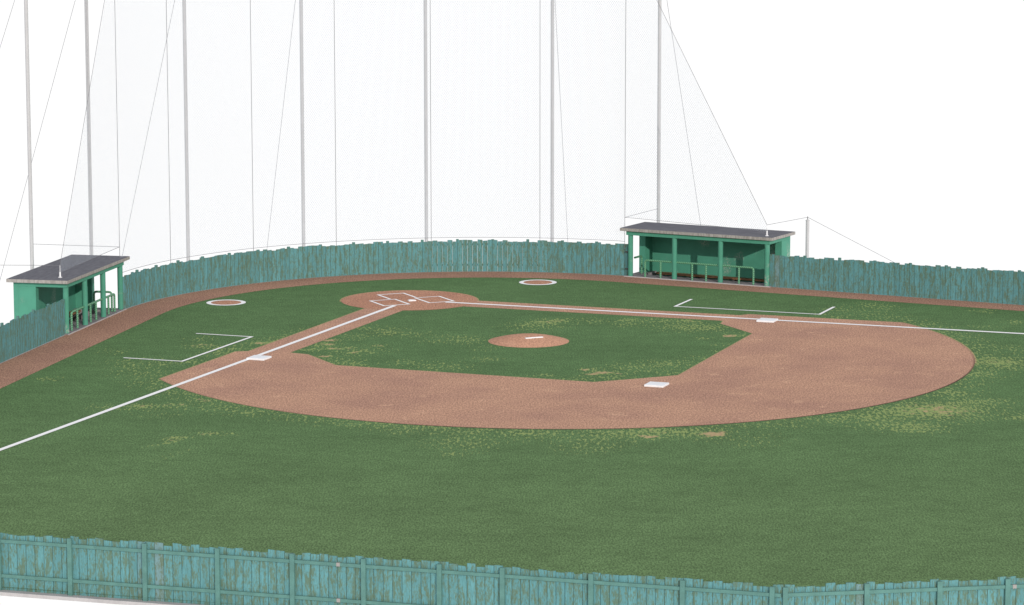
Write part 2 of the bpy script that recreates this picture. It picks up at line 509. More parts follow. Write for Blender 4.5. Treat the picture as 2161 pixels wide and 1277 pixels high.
BLOBS = [(8.7, 32.9, 1.64, 1.0, 0.35), (12.2, 32.6, 0.96, 0.8, 0.1), (4.5, 32.6, 0.9, 0.55, 0), (2.2, 29.4, 1.03, 0.6, 0), (-0.6, 27.7, 0.82, 0.5, 0), (21.6, 33.0, 1.91, 1.05, 0.5), (22.3, 31.6, 1.4, 0.85, 0.2), (19.3, 34.1, 1.32, 0.7, 0.1), (24.1, 30.6, 1.19, 0.7, 0.1), (24.8, 29.3, 1.09, 0.6, 0.0), (25.7, 33.0, 1.07, 0.9, 0.3), (17.3, 32.7, 0.93, 0.8, 0.1), (21.9, 36.5, 0.6, 0.8, 0.35), (25.4, 31.7, 1.27, 0.6, 0), (26.6, 27.8, 1.18, 0.45, 0), (29.9, 25.6, 0.53, 0.8, 1.0), (29.8, 24.8, 1.16, 0.75, 0.1), (31.4, 23.3, 0.27, 0.9, 1.0), (30.1, 23.2, 1.07, 0.85, 0.35), (31.1, 22.2, 1.35, 0.7, 0.1), (32.5, 21.3, 1.53, 0.5, 0), (32.2, 18.5, 1.26, 0.7, 0.1), (32.9, 16.3, 1.06, 0.6, 0.1), (35.2, 16.9, 1.33, 0.55, 0), (32.8, 13.7, 1.27, 0.7, 0.05), (32.4, 11.9, 0.88, 0.65, 0.1), (37.5, 17.1, 0.24, 0.7, 0.2), (34.4, 21.7, 1.13, 0.4, 0), (30.6, 27.3, 1.43, 0.3, 0), (36.9, 6.2, 0.25, 0.9, 0.55), (38.0, 5.5, 0.33, 0.9, 0.5), (39.2, 6.6, 0.25, 1.0, 0.8), (40.5, 6.9, 0.24, 1.0, 0.9), (38.9, 8.3, 0.32, 0.9, 0.5), (39.1, 8.9, 0.23, 0.8, 0.5), (36.7, 7.1, 0.23, 0.5, 0.1), (32.4, 0.9, 0.71, 0.85, 0.45), (31.6, 2.2, 0.61, 0.7, 0.5), (30.2, 2.8, 0.61, 0.65, 0.5), (28.8, 1.4, 0.93, 0.6, 0.05), (31.4, 4.3, 1.11, 0.55, 0.05), (31.7, 6.0, 1.1, 0.5, 0), (31.8, 7.3, 0.9, 0.45, 0), (33.1, -0.3, 0.71, 0.6, 0.1), (33.9, 2.4, 0.8, 0.4, 0), (17.0, -3.8, 0.68, 0.7, 0.45), (17.3, -2.3, 1.01, 0.65, 0.1), (15.4, -1.5, 0.27, 0.9, 0.9), (14.9, -1.1, 0.91, 0.8, 0.25), (13.4, -1.1, 0.69, 0.6, 0.1), (11.1, -1.1, 0.82, 0.4, 0.0), (18.6, -1.9, 0.89, 0.65, 0.1), (21.6, -2.4, 0.99, 0.6, 0.1), (22.3, -3.5, 0.66, 0.6, 0.2), (20.0, -6.9, 0.67, 0.5, 0.05), (15.2, -4.8, 0.69, 0.5, 0), (27.8, -6.2, 0.53, 0.55, 0.0), (25.3, -3.1, 0.64, 0.45, 0), (25.9, -1.2, 0.74, 0.45, 0), (23.5, -3.6, 0.65, 0.4, 0), (13.4, 1.4, 0.27, 0.9, 1.0), (14.6, 1.8, 0.25, 0.85, 0.8), (15.7, 2.5, 0.45, 0.9, 0.7), (16.3, 3.8, 0.38, 0.9, 0.7), (14.2, 4.2, 0.38, 0.7, 0.6), (17.8, 3.1, 0.44, 0.9, 0.8), (15.3, 3.2, 0.45, 0.8, 0.5), (16.3, 1.7, 0.56, 0.85, 0.3), (14.8, 1.6, 0.79, 0.7, 0.1), (15.8, 3.9, 1.23, 0.55, 0.05), (10.3, 3.1, 0.58, 0.75, 0.4), (9.5, 2.3, 1.05, 0.6, 0.05), (10.3, 4.4, 0.93, 0.5, 0), (11.9, 2.3, 0.92, 0.5, 0), (19.1, 4.4, 0.99, 0.7, 0.1), (19.4, 5.5, 0.65, 0.6, 0.1), (11.4, 7.7, 0.68, 0.7, 0.2), (10.5, 6.9, 1.04, 0.5, 0), (11.9, 6.3, 0.68, 0.5, 0.05), (13.1, 9.2, 0.79, 0.35, 0), (15.8, 10.4, 0.66, 0.5, 0.05), (18.8, 9.2, 1.3, 0.5, 0), (18.1, 7.3, 0.77, 0.5, 0), (4.5, 9.3, 0.83, 0.85, 0.4), (3.7, 9.7, 0.6, 0.8, 0.4), (5.4, 8.7, 0.83, 0.6, 0.05), (6.2, 9.3, 1.41, 0.45, 0), (3.4, 11.0, 0.95, 0.45, 0), (2.5, 12.9, 0.6, 0.7, 0.4), (3.4, 13.3, 1.06, 0.55, 0), (1.6, 15.8, 0.71, 0.8, 0.35), (3.5, 17.5, 1.05, 0.75, 0.1), (3.6, 16.3, 1.29, 0.7, 0.05), (2.0, 18.0, 0.71, 0.6, 0.05), (1.9, 14.6, 1.07, 0.6, 0.05), (5.5, 19.1, 0.3, 0.95, 1.0), (5.1, 19.5, 0.46, 0.8, 0.3), (6.7, 18.0, 0.46, 0.7, 0.3), (8.3, 19.4, 0.45, 0.6, 0.15), (4.0, 19.4, 0.47, 0.6, 0.1), (10.2, 20.0, 0.27, 0.7, 0.3), (14.4, 18.5, 0.87, 0.7, 0.1), (15.7, 17.6, 1.19, 0.6, 0.05), (13.8, 19.5, 0.66, 0.6, 0.1), (12.2, 19.7, 0.77, 0.4, 0), (16.5, 19.2, 1.08, 0.4, 0.0), (17.1, 15.8, 0.3, 0.95, 0.8), (17.6, 16.6, 0.24, 1.0, 1.0), (17.6, 17.3, 0.26, 0.9, 0.6), (18.2, 16.3, 0.15, 0.8, 0.7), (19.2, 14.4, 0.43, 0.7, 0.2), (19.8, 16.0, 0.64, 0.6, 0.1), (18.8, 17.3, 0.85, 0.55, 0.1), (18.8, 18.4, 0.64, 0.4, 0), (20.5, 13.8, 0.74, 0.4, 0), (-6.5, 23.2, 0.98, 0.6, 0.1), (-5.6, 24.2, 0.73, 0.4, 0), (-6.7, 29.1, 0.61, 0.6, 0.1), (-2.1, 22.8, 0.6, 0.6, 0.2), (-3.0, 21.6, 0.6, 0.5, 0), (-2.3, 25.7, 0.83, 0.5, 0.05), (-1.3, 27.4, 0.59, 0.6, 0.2), (-3.6, 31.4, 0.59, 0.6, 0.1), (-1.5, 30.2, 0.7, 0.4, 0)]


def grass():
    bm = bmesh.new()
    vs = [bm.verts.new((x, y, 0)) for x, y in OUTLINE]
    bm.faces.new(vs).normal_update()
    for ax in (0, 1):
        n = Vector((1, 0, 0)) if ax == 0 else Vector((0, 1, 0))
        x = -12.0
        while x < 62:
            bmesh.ops.bisect_plane(bm, geom=bm.verts[:] + bm.edges[:] + bm.faces[:], plane_co=n * x, plane_no=n)
            x += 0.36 if x < 38 else 3.0
    me = bpy.data.meshes.new('grass')
    # skirt so that the turf has thickness on the slab
    bm.to_mesh(me)
    bm.free()
    wear, bare, lush = [], [], []
    for v in me.vertices:
        x, y = v.co.x, v.co.y
        w = b = 0.0
        for bx, by, r, s, bb in BLOBS:
            dx, dy = x - bx, y - by
            q = 1.4
            if r < 0.5:
                r, s, q = 0.46, s * 1.15, 0.8
            if abs(dx) < 3 * r and abs(dy) < 3 * r:
                g = math.exp(-(dx * dx + dy * dy) / (r * r * q))
                w = max(w, s * g) + 0.25 * min(w, s * g)
                b = max(b, bb * g)
        d = math.hypot(x - 12.85, y - 12.85)
        u = (x + y) / 2
        w = max(w, 0.42 * math.exp(-((d - 19.9) / 1.3) ** 2) if u > 8 else 0)
        fr = 62.6 - x if y < 37 else ((61.2 - x) * 0.876 + (37.05 - y) * 0.483)
        w = max(w, 0.34 * math.exp(-(fr / 4.0) ** 2))
        wear.append(min(1.25, w))
        bare.append(b)
        lush.append(max(0.0, min(1.0, (52.0 - x * 0.94 - y * 0.35) / 26.0)))
    for nm, vals in (('wear', wear), ('bare', bare), ('lush', lush)):
        me.attributes.new(nm, 'FLOAT', 'POINT').data.foreach_set('value', vals)
    me.materials.append(M['grass'])
    o = bpy.data.objects.new('grass', me)
    COL.objects.link(o)
    return struct(o)


grass()


def sheet(name, poly, z, mat, thick=0.0):
    """flat polygon, triangulated; a little thickness gives a real edge"""
    bm = bmesh.new()
    if area(poly) < 0:
        poly = list(reversed(poly))
    vs = [bm.verts.new((x, y, z)) for x, y in poly]
    f = bm.faces.new(vs)
    f.normal_update()
    if thick:
        r = bmesh.ops.extrude_face_region(bm, geom=[f])
        for e in r['geom']:
            if isinstance(e, bmesh.types.BMVert):
                e.co.z -= thick
        bmesh.ops.recalc_face_normals(bm, faces=bm.faces[:])
    bmesh.ops.triangulate(bm, faces=[q for q in bm.faces if len(q.verts) > 4])
    me = bpy.data.meshes.new(name)
    bm.to_mesh(me)
    bm.free()
    me.materials.append(mat)
    o = bpy.data.objects.new(name, me)
    COL.objects.link(o)
    return o


def strip(name, path, w, z, mat, closed=False):
    """band along a polyline, w to its right-hand side"""
    n = len(path)
    left, right = [], []
    for i, p in enumerate(path):
        p = Vector(p)
        a = Vector(path[i - 1]) if (i or closed) else p
        b = Vector(path[(i + 1) % n]) if (i < n - 1 or closed) else p
        t = (b - a).normalized()
        left.append((p.x, p.y, z))
        right.append((p.x + t.y * w, p.y - t.x * w, z))
    me = bpy.data.meshes.new(name)
    m = n if closed else n - 1
    me.from_pydata(left + right, [], [(i, (i + 1) % n, n + (i + 1) % n, n + i) for i in range(m)])
    me.materials.append(mat)
    o = bpy.data.objects.new(name, me)
    COL.objects.link(o)
    return o


# warning track and the pale kerb at the foot of the fence
FENCE_LINE = [(-5.2, 61.5), tuple(PR1), tuple(PR0)] + OUT + [tuple(PL0), tuple(PL1), (61.5, -5.1)]
inner = [tuple(Vector(p)) for p in FENCE_LINE]


def inset(path, d):
    res = []
    for i, p in enumerate(path):
        p = Vector(p)
        a = Vector(path[i - 1]) if i else p
        b = Vector(path[i + 1]) if i < len(path) - 1 else p
        t = (b - a).normalized()
        res.append((p.x - t.y * d, p.y + t.x * d))
    return res


struct(sheet('warning_track', inset(FENCE_LINE, 0.07) + list(reversed(TRACK_IN)), 0.006, M['track']))
struct(strip('kerb', inset(FENCE_LINE, 0.075), 0.075, 0.010, M['concrete']))

# skinned infield with base paths and the circle round home plate, cut round the grass diamond
RA, CA = 19.45, (12.85, 12.85)
hw = 1.05
sA = 1.45
ax = 12.85 + math.sqrt(RA ** 2 - (12.85 + sA) ** 2)
a0 = math.degrees(math.atan2(-sA - 12.85, ax - 12.85))
R1 = 3.58
hx = math.sqrt(R1 ** 2 - hw ** 2)
h0 = math.degrees(math.atan2(hx, -hw))
h1 = math.degrees(math.atan2(-hw, hx))
outer = [(hx, -hw), (17.72, -hw + 0.12), (18.05, -sA)] + arc(CA, RA, a0, 90 - a0, 90) + [(-sA, 18.05), (-hw + 0.12, 17.72), (-hw, hx)]
outer += arc((0, 0), R1, h0, 360 + h1, 48)[1:-1]
hi0 = math.degrees(math.atan2(hw, hx))
hole = arc((0, 0), R1, hi0, 90 - hi0, 16) + [(1.08, 17.45), (2.05, 17.62), (4.5, 19.95), (17.1, 20.1), (18.62, 18.62), (20.1, 17.1), (19.95, 4.5), (17.62, 2.05), (17.45, 1.08)]


def dirt_with_hole(name, outer, hole, z, mat):
    """flat sheet with a hole, filled by triangulating both loops"""
    bm = bmesh.new()
    es = []
    for loop in (outer, hole):
        vs = [bm.verts.new((x, y, z)) for x, y in loop]
        es += [bm.edges.new((vs[i - 1], vs[i])) for i in range(len(vs))]
    bmesh.ops.triangle_fill(bm, edges=es, use_beauty=True, normal=(0, 0, 1))
    bmesh.ops.recalc_face_normals(bm, faces=bm.faces[:])
    for f in bm.faces:
        if f.normal.z < 0:
            f.normal_flip()
    me = bpy.data.meshes.new(name)
    bm.to_mesh(me)
    bm.free()
    me.materials.append(mat)
    o = bpy.data.objects.new(name, me)
    COL.objects.link(o)
    return o


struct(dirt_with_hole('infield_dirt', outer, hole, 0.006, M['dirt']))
# thin line of dry turf, its sunlit paleness painted in, along dirt edges
mb = MB()
for loop, w_ in ((outer if area(outer) > 0 else list(reversed(outer)), 0.07), (hole if area(hole) < 0 else list(reversed(hole)), 0.05)):
    n = len(loop)
    for i in range(n):
        p, q = Vector(loop[i]), Vector(loop[(i + 1) % n])
        t = (q - p).normalized()
        if t.y * 0.93 - t.x * 0.34 > 0.15:
            continue        # lit lip is painted only on the sun side
        nn = Vector((t.y, -t.x)) * w_
        mb.add([(*p, 0.004), (*q, 0.004), (*(q + nn), 0.004 + 0.0001 * (i % 2)), (*(p + nn), 0.004 + 0.0001 * (i % 2))], [(0, 1, 2, 3)])
struct(mb.build('turf_edge', M['lip']))
# redder clay dressing in the batting circle
struct(sheet('home_circle', arc((0, 0), R1 - 0.02, 0, 360, 72)[:-1], 0.010, M['home_dirt']))

# ------------------------------------------------------------------ chalk
ZC = 0.016


def chalk_line(mb, p, q, w):
    p, q = Vector(p), Vector(q)
    t = (q - p).normalized()
    n = Vector((-t.y, t.x)) * w / 2
    mb.add([(*(p - n), ZC), (*(q - n), ZC), (*(q + n), ZC), (*(p + n), ZC)], [(0, 1, 2, 3)])


def diag(u, v):
    return ((u - v) / math.sqrt(2), (u + v) / math.sqrt(2))


def open_path(mb, pts, w, closed=False):
    """mitred chalk band along a polyline"""
    n = len(pts)
    L, Rr = [], []
    for i, p in enumerate(pts):
        p = Vector(p)
        a = (p - Vector(pts[i - 1])).normalized() if (i or closed) else None
        b = (Vector(pts[(i + 1) % n]) - p).normalized() if (i < n - 1 or closed) else None
        a, b = a or b, b or a
        na, nb = Vector((-a.y, a.x)), Vector((-b.y, b.x))
        m = (na + nb) / (1 + na.dot(nb))
        L.append(p + m * w / 2)
        Rr.append(p - m * w / 2)
    vs = [(*p, ZC) for p in Rr] + [(*p, ZC) for p in L]
    m_ = n if closed else n - 1
    mb.add(vs, [(i, (i + 1) % n, n + (i + 1) % n, n + i) for i in range(m_)])


mb = MB(); chalk_line(mb, (2.05, 0.02), (62.9, 0.02), 0.25)
tag(mb.build('foul_line', M['chalk']), 'wide white foul line running from the home circle past the base at the left', 'chalk line', 'foul lines')
mb = MB(); chalk_line(mb, (0.02, 2.05), (0.02, 61.0), 0.29)
tag(mb.build('foul_line', M['chalk']), 'long white foul line running past the base at the right, below the right dugout', 'chalk line', 'foul lines')
mb = MB(); open_path(mb, [diag(-0.58, -0.57), diag(1.33, -0.57), diag(1.33, -1.97), diag(-0.58, -1.97)], 0.13, True)
tag(mb.build('batters_box', M['chalk']), "white chalk batter's box to the left of home plate", 'chalk box', "batter's boxes")
mb = MB(); open_path(mb, [diag(-0.58, 0.57), diag(1.35, 0.57), diag(1.35, 1.95), diag(-0.58, 1.95)], 0.13, True)
tag(mb.build('batters_box', M['chalk']), "white chalk batter's box to the right of home plate", 'chalk box', "batter's boxes")
mb = MB(); open_path(mb, [diag(-0.75, -0.78), diag(-2.43, -0.78), diag(-2.43, 0.68), diag(-0.75, 0.68)], 0.13)
tag(mb.build('catchers_box', M['chalk']), 'white three-sided chalk box behind home plate', 'chalk box')
mb = MB(); open_path(mb, [(13.85, -5.6), (13.85, -2.6), (21.45, -2.6), (21.5, -5.6)], 0.15)
tag(mb.build('coachs_box', M['chalk']), 'open white chalk box on the grass beside the base at the left', 'chalk box', "coach's boxes")
mb = MB(); open_path(mb, [(-5.38, 13.8), (-2.65, 13.75), (-2.6, 21.45), (-5.34, 21.5)], 0.15)
tag(mb.build('coachs_box', M['chalk']), 'open white chalk box on the grass in front of the right dugout', 'chalk box', "coach's boxes")


def on_deck(x, y, label):
    e = empty('on_deck_circle', (x, y, 0))
    tag(e, label, 'on-deck circle', 'on-deck circles')
    d = sheet('dirt_disc', arc((0, 0), 0.84, 0, 360, 40)[:-1], 0.008, M['home_dirt'])
    d.parent = e
    m = MB()
    n = 56
    vs = [(r * math.cos(2 * math.pi * i / n), r * math.sin(2 * math.pi * i / n), 0.014) for r in (0.79, 1.03) for i in range(n)]
    m.add(vs, [(i, (i + 1) % n, n + (i + 1) % n, n + i) for i in range(n)])
    m.build('chalk_ring', M['chalk'], e)


on_deck(4.10, -8.64, 'white ringed dirt on-deck circle on the grass near the left dugout')
on_deck(-8.47, 4.10, 'white ringed dirt on-deck circle on the grass between home circle and backstop fence')

# ------------------------------------------------------------------ mound, plates, bases
MX, MY, MR, MH = 10.40, 10.46, 1.95, 0.31
mb = MB()
nr, na = 14, 64
vs = [(0, 0, MH)]
for i in range(1, nr + 1):
    t = i / nr
    for k in range(na):
        a = 2 * math.pi * k / na
        vs.append((MR * t * math.cos(a), MR * t * math.sin(a), MH * (1 - t ** 1.8) + 0.004))
fs = [(0, 1 + k, 1 + (k + 1) % na) for k in range(na)]
for i in range(nr - 1):
    for k in range(na):
        k2 = (k + 1) % na
        fs.append((1 + i * na + k, 1 + (i + 1) * na + k, 1 + (i + 1) * na + k2, 1 + i * na + k2))
mb.add(vs, fs, smooth=True)
o = mb.build('pitchers_mound', M['mound'])
o.location = (MX, MY, 0)
tag(o, 'low round clay mound rising from the middle of the infield grass', "pitcher's mound")
mb = MB()
mb.box((-0.07, -0.46, 0), (0.07, 0.46, 0.045))
o = mb.build('pitchers_plate', M['rubber'], bevel=0.012)
o.location = (MX + 0.50, MY + 0.46, MH * (1 - (0.68 / MR) ** 1.8) - 0.012)
o.rotation_euler = (0, 0, math.pi / 4)
tag(o, "narrow white rubber slab lying on top of the pitcher's mound", "pitcher's plate")
mb = MB()
mb.prism([diag(0.04, 0), diag(0.24, -0.20), diag(0.45, -0.20), diag(0.45, 0.20), diag(0.24, 0.20)], 0.008, 0.06)
o = mb.build('home_plate', M['rubber'], bevel=0.01)
tag(o, "small white five-sided home plate between the batter's boxes", 'home plate')
for x, y, lab in ((BASE - BS / 2, BS / 2, 'white square base on the dirt at the left, on the wide foul line'),
                  (BASE, BASE, 'white square base nearest the camera, alone on the dirt beyond the mound grass'),
                  (BS / 2, BASE - BS / 2, 'white square base at the right, on the foul line before the right dugout')):
    mb = MB()
    mb.box((-BS / 2, -BS / 2, 0), (BS / 2, BS / 2, 0.088))
    o = mb.build('base', M['rubber'], bevel=0.016)
    o.location = (x, y, 0.008)
    tag(o, lab, 'base', 'bases')

# ------------------------------------------------------------------ fences
ZB = -0.10


class Path:
    def __init__(self, pts):
        self.p = [Vector(q) for q in pts]
        self.l = [0]
        for a, b in zip(self.p, self.p[1:]):
            self.l.append(self.l[-1] + (b - a).length)
        self.L = self.l[-1]

    def at(self, s):
        s = max(0, min(self.L, s))
        for i in range(len(self.p) - 1):
            if s <= self.l[i + 1] or i == len(self.p) - 2:
                d = (self.p[i + 1] - self.p[i])
                return self.p[i] + d * ((s - self.l[i]) / (self.l[i + 1] - self.l[i])), d.normalized()


def fence(name, label, path, stops, side, cap=0.05, loose=None, group='green plank fences', ends=(True, True), clips=(), ztop=1.74):
    """board fence along path; stops = distances of the posts; boards on the field side, rails and posts outside.
    side=+1: the field lies to the left of the path"""
    P = Path(path)
    p0, _ = P.at(stops[0])
    root = empty(name, (p0.x, p0.y, 0))
    tag(root, label, 'fence', group)

    def loc(v):
        return (v.x - p0.x, v.y - p0.y)
    TH = 0.035
    for i, s in enumerate(stops):
        if (i == 0 and not ends[0]) or (i == len(stops) - 1 and not ends[1]):
            continue
        q, t = P.at(s)
        n = Vector((-t.y, t.x)) * side
        mb = MB()
        a = q - n * TH
        hw_ = 0.075
        mb.board(loc(a - t * hw_), loc(a + t * hw_), n, ZB, ztop + cap + random.uniform(-0.01, 0.02), 0.11, s, 0.5)
        mb.build('post', M['post'], root)
    for s0, s1 in zip(stops, stops[1:]):
        mb = MB()
        nb = max(1, round((s1 - s0) / 0.297))
        for k in range(nb):
            a, b = s0 + (s1 - s0) * k / nb, s0 + (s1 - s0) * (k + 1) / nb
            pa, ta = P.at(a)
            pb, tb = P.at(b)
            t = (pb - pa).normalized()
            n = Vector((-t.y, t.x)) * side
            g = 0.004
            if loose and loose[0] < (a + b) / 2 < loose[1]:
                g = 0.0042
            top = ztop + random.choice((-0.045, -0.03, 0.0, 0.0, 0.035, 0.045)) + random.uniform(-0.012, 0.012)
            slope = random.uniform(-0.012, 0.012)
            rz = random.random()
            if rz > 0.955 and (loose or random.random() < 0.6):
                rz *= 0.9
            mb.board(loc(pa + t * g), loc(pb - t * g), n, ZB, top - slope, TH + random.uniform(-0.004, 0.004), a + random.random() * 9, rz, top + slope)
        mb.build('board_panel', M['boards'], root)
        for zr in (0.38, 1.53):
            mb = MB()
            m = max(1, round((s1 - s0) / 0.8)) if len(path) > 8 else 1
            for k in range(m):
                a, b = s0 + 0.076 + (s1 - s0 - 0.152) * k / m, s0 + 0.076 + (s1 - s0 - 0.152) * (k + 1) / m
                pa, ta = P.at(a)
                pb, tb = P.at(b)
                t = (pb - pa).normalized()
                n = Vector((-t.y, t.x)) * side
                o_ = n * (TH + 0.006)
                mb.board(loc(pa - o_), loc(pb - o_), n, zr - 0.055, zr + 0.055, 0.07, a, 0.5)
            mb.build('rail', M['post'], root)
    for s, zr in clips:
        q, t = P.at(s)
        n = Vector((-t.y, t.x)) * side
        mb = MB()
        a = q - n * (TH + 0.004)
        mb.board(loc(a - t * 0.06), loc(a + t * 0.06), n, zr - 0.058, zr + 0.058, 0.08, s, 0.5)
        mb.build('rail_clip', M['pale'], root)
    return root


def even(L, step, s0=0.0):
    n = max(1, round((L - s0) / step))
    return [s0 + (L - s0) * i / n for i in range(n + 1)]


BACK = [tuple(PR0 - DR * 0.16)] + OUT + [tuple(PL0 - DL * 0.16)]
pb = Path(BACK)
# the spot of the backstop curve that faces straight down the field: loose boards there
sl = min(range(0, int(pb.L * 10)), key=lambda i: (pb.at(i / 10)[0] - Vector((-11.40, -0.30))).length) / 10
fence('plank_fence', 'curved teal plank fence closing the field behind home plate between the two dugouts', BACK, even(pb.L, 2.0), 1, 0.075, (sl - 0.7, sl + 2.3), ends=(False, False))
LF = [tuple(PL1 + DL * 0.16), tuple(Vector(CL) - DL * 0.3)]
pl = Path(LF)
fence('plank_fence', 'shaded teal plank fence at the left edge, running from the left dugout', [LF[0], tuple(pl.at(24.0)[0])], even(24.0, 2.0), 1, 0.07, ends=(False, True))
RFp = [tuple(Vector(CR)), tuple(PR1 + DR * 0.16)]
pr = Path(RFp)
fence('plank_fence', 'teal plank fence at the right, running from the right dugout to the edge', [tuple(pr.at(pr.L - 24.0)[0]), RFp[1]], even(24.0, 2.0), 1, 0.07, ends=(True, False))
# outfield fence, seen from outside with its posts and rails
FA0, FA1 = Vector((63.62, -0.2)), Vector((61.205, 37.23))
dA = (FA1 - FA0).normalized()
ys = [1.25, 3.8, 6.35, 8.87, 11.4, 13.91, 16.51, 19.0, 21.52, 23.89, 26.37, 28.41, 31.23, 34.10, 36.86, 37.20]
stA = [(y - FA0.y) / dA.y for y in ys]
yA = lambda y: (y - FA0.y) / dA.y
fence('plank_fence', 'long near teal plank fence with posts and rails across the bottom left and middle', [tuple(FA0), tuple(FA1)], stA, 1, -0.01, ztop=1.785, ends=(True, False),
      clips=[(yA(23.05), 1.53), (yA(23.05), 0.38)])
FB0 = Vector((61.19, 37.12))
dB = (Vector(P2) - FB0).normalized()
stB = [0.08, 2.60, 4.87, 7.0, 9.3, 11.6, 13.9]
fence('plank_fence', 'near teal plank fence with posts and rails at the bottom right corner', [tuple(FB0), tuple(FB0 + dB * 16)], stB, 1, -0.01, ztop=1.785,
      clips=[(7.22, 1.53)])


# ------------------------------------------------------------------ dugouts
def bend(a, c, b, r=0.16, n=6):
    """points rounding the corner c between a and b"""
    a, b, c = Vector(a), Vector(b), Vector(c)
    p, q = c + (a - c).normalized() * r, c + (b - c).normalized() * r
    return [p * (1 - t) ** 2 + c * 2 * t * (1 - t) + q * t * t for t in [i / n for i in range(n + 1)]]


def dugout(label, p0, d, L, s, end_rail):
    rz = math.atan2(d.y, d.x)
    root = empty('dugout', (p0.x, p0.y, 0), rz)
    tag(root, label, 'dugout', 'dugouts')

    def bx(name, a0, a1, d0, d1, z0, z1, mat, bevel=0.0):
        m = MB()
        m.box((a0, s * d0, z0), (a1, s * d1, z1))
        return m.build(name, mat, root, bevel)
    E0, E1 = -0.20, L + 0.20
    # apron in front, a sunk pit behind it, a strip of floor at the home end
    ap, pe = 0.80, 0.45
    bx('floor', E0 - 0.1, E1 + 0.1, -0.19, ap, -0.55, 0.050, M['floor'])
    bx('floor', E0 - 0.1, pe, ap + 0.002, 2.72, -0.55, 0.048, M['floor'])
    bx('pit_floor', pe + 0.002, E1 + 0.1, ap + 0.002, 2.72, -0.60, -0.45, M['floor'])
    bx('kerb', E0 - 0.1, E1 + 0.1, -0.225, -0.193, -0.10, 0.053, M['concrete'])
    bx('back_wall', E0, E1, 2.37, 2.62, -0.449, 2.545, M['green'])
    for a0, a1 in ((E0, E0 + 0.38), (E1 - 0.38, E1)):
        bx('end_wall', a0, a1, 1.47, 2.367, -0.449, 2.317, M['green'])
        bx('beam', a0, a1, 0.153, 2.367, 2.32, 2.545, M['green_clean'])
    bx('beam', E0, E1, -0.15, 0.15, 2.32, 2.53, M['green_clean'])
    for i in range(4):
        m = MB()
        a = (0.0, 0.327, 0.664, 1.0)[i] * L
        m.tube([(a, 0, 0.05), (a, 0, 2.318)], 0.139, 24)
        m.build('column', M['green'] if i in (0, 3) else M['green_clean'], root)
    bx('roof', E0 - (0.32 if s > 0 else 0.52), E1 + (0.22 if s > 0 else 0.32), -0.30, 2.80 if s > 0 else 2.86, 2.547, 2.71, M['roof'], 0.008)
    # railings of bent pipe with worn bands
    k = L / 8.15
    zt, r, dd = 0.97, 0.056, 0.02
    A0, A1 = 0.88 * k, 7.35 * k
    m = MB()
    pts = [(A0, s * dd, 0.05)] + bend((A0, s * dd, 0), (A0, s * dd, zt), (A1, s * dd, zt)) + bend((A0, s * dd, zt), (A1, s * dd, zt), (A1, s * dd, 0)) + [(A1, s * dd, 0.05)]
    m.tube(pts, r, 10)
    rl = m.build('railing', M['rail'], root)
    for a in (1.82 * k, 3.72 * k, 4.55 * k, 6.50 * k):
        m = MB()
        m.tube([(a, s * dd, 0.05), (a, s * dd, zt - 0.03)], r, 10)
        m.build('upright', M['rail'], rl)
    ae, e0, e1, both = end_rail
    m = MB()
    pts = bend((ae, s * e0, zt + 0.08), (ae, s * e1, zt + 0.08), (ae, s * e1, 0)) + [(ae, s * e1, 0.05)]
    if both:
        pts = [(ae, s * e0, 0.05)] + bend((ae, s * e0, 0), (ae, s * e0, zt + 0.08), (ae, s * e1, zt + 0.08)) + pts
    else:
        pts = [(ae, s * e0, zt + 0.08)] + pts
    m.tube(pts, r, 10)
    m.build('railing', M['rail'], root)
    if not both:
        for z in (0.42, 1.36):
            bx('hinge', -0.32, -0.12, -0.03, 0.03, z - 0.035, z + 0.035, M['iron'])
    return root


def dug_point(p0, d, s, a, dd, z):
    n = Vector((-d.y, d.x)) * s
    q = p0 + d * a + n * dd
    return Vector((q.x, q.y, z))


def bench(p0, d, L, s, label):
    q = dug_point(p0, d, s, 0.62, 1.92, -0.448)
    root = empty('bench', q, math.atan2(d.y, d.x))
    tag(root, label, 'bench', 'dugout benches')
    W = L - 1.0
    m = MB(); m.box((0, 0, 0.40), (W, s * 0.40, 0.49)); m.build('seat', M['wood'], root, 0.008)
    for a in (0.3, W * 0.35, W * 0.65, W - 0.3):
        m = MB(); m.box((a - 0.04, s * 0.05, 0), (a + 0.04, s * 0.36, 0.397)); m.build('leg', M['iron'], root)


LR, LLn = (PR1 - PR0).length, (PL1 - PL0).length
dugout('green open-fronted dugout at the right with grey flat roof and four columns', PR0, DR, LR, 1, (0.2, 0.12, 0.98, False))
dugout('green dugout at the left edge, seen from its end, under a grey flat roof', PL0, DL, LLn, -1, (0.84, 0.17, 1.12, True))
bench(PR0, DR, LR, 1, 'long wooden bench along the back wall of the right dugout')
bench(PL0, DL, LLn, -1, 'wooden bench in the shade of the left dugout')

# ------------------------------------------------------------------ netting, poles and wires
ZN, ZW = 18.6, 3.27


def roof_post(p0, d, s, L, dd, label):
    q = dug_point(p0, d, s, L, dd, 2.711)
    root = empty('net_post', q)
    tag(root, label, 'post', 'net posts on the dugout roofs')
    m = MB(); m.tube([(0, 0, 0), (0, 0, 0.025)], 0.10, 16); m.build('base_plate', M['white_steel'], root)
    m = MB(); m.tube([(0, 0, 0.02), (0, 0, 0.27), (0, 0, 0.275), (0, 0, 0.60)], [0.045, 0.042, 0.016, 0.012], 12); m.build('rod', M['white_steel'], root)
    return q + Vector((0, 0, 0.60))


tipR = roof_post(PR0, DR, 1, 8.05, 0.33, 'short white net post on the roof of the right dugout')
tipL = roof_post(PL0, DL, -1, 7.45, 0.45, 'short white net post on the roof of the left dugout')


def on_arc(r, a):
    return Vector((CEN.x + r * math.cos(a * D2R), CEN.y + r * math.sin(a * D2R)))


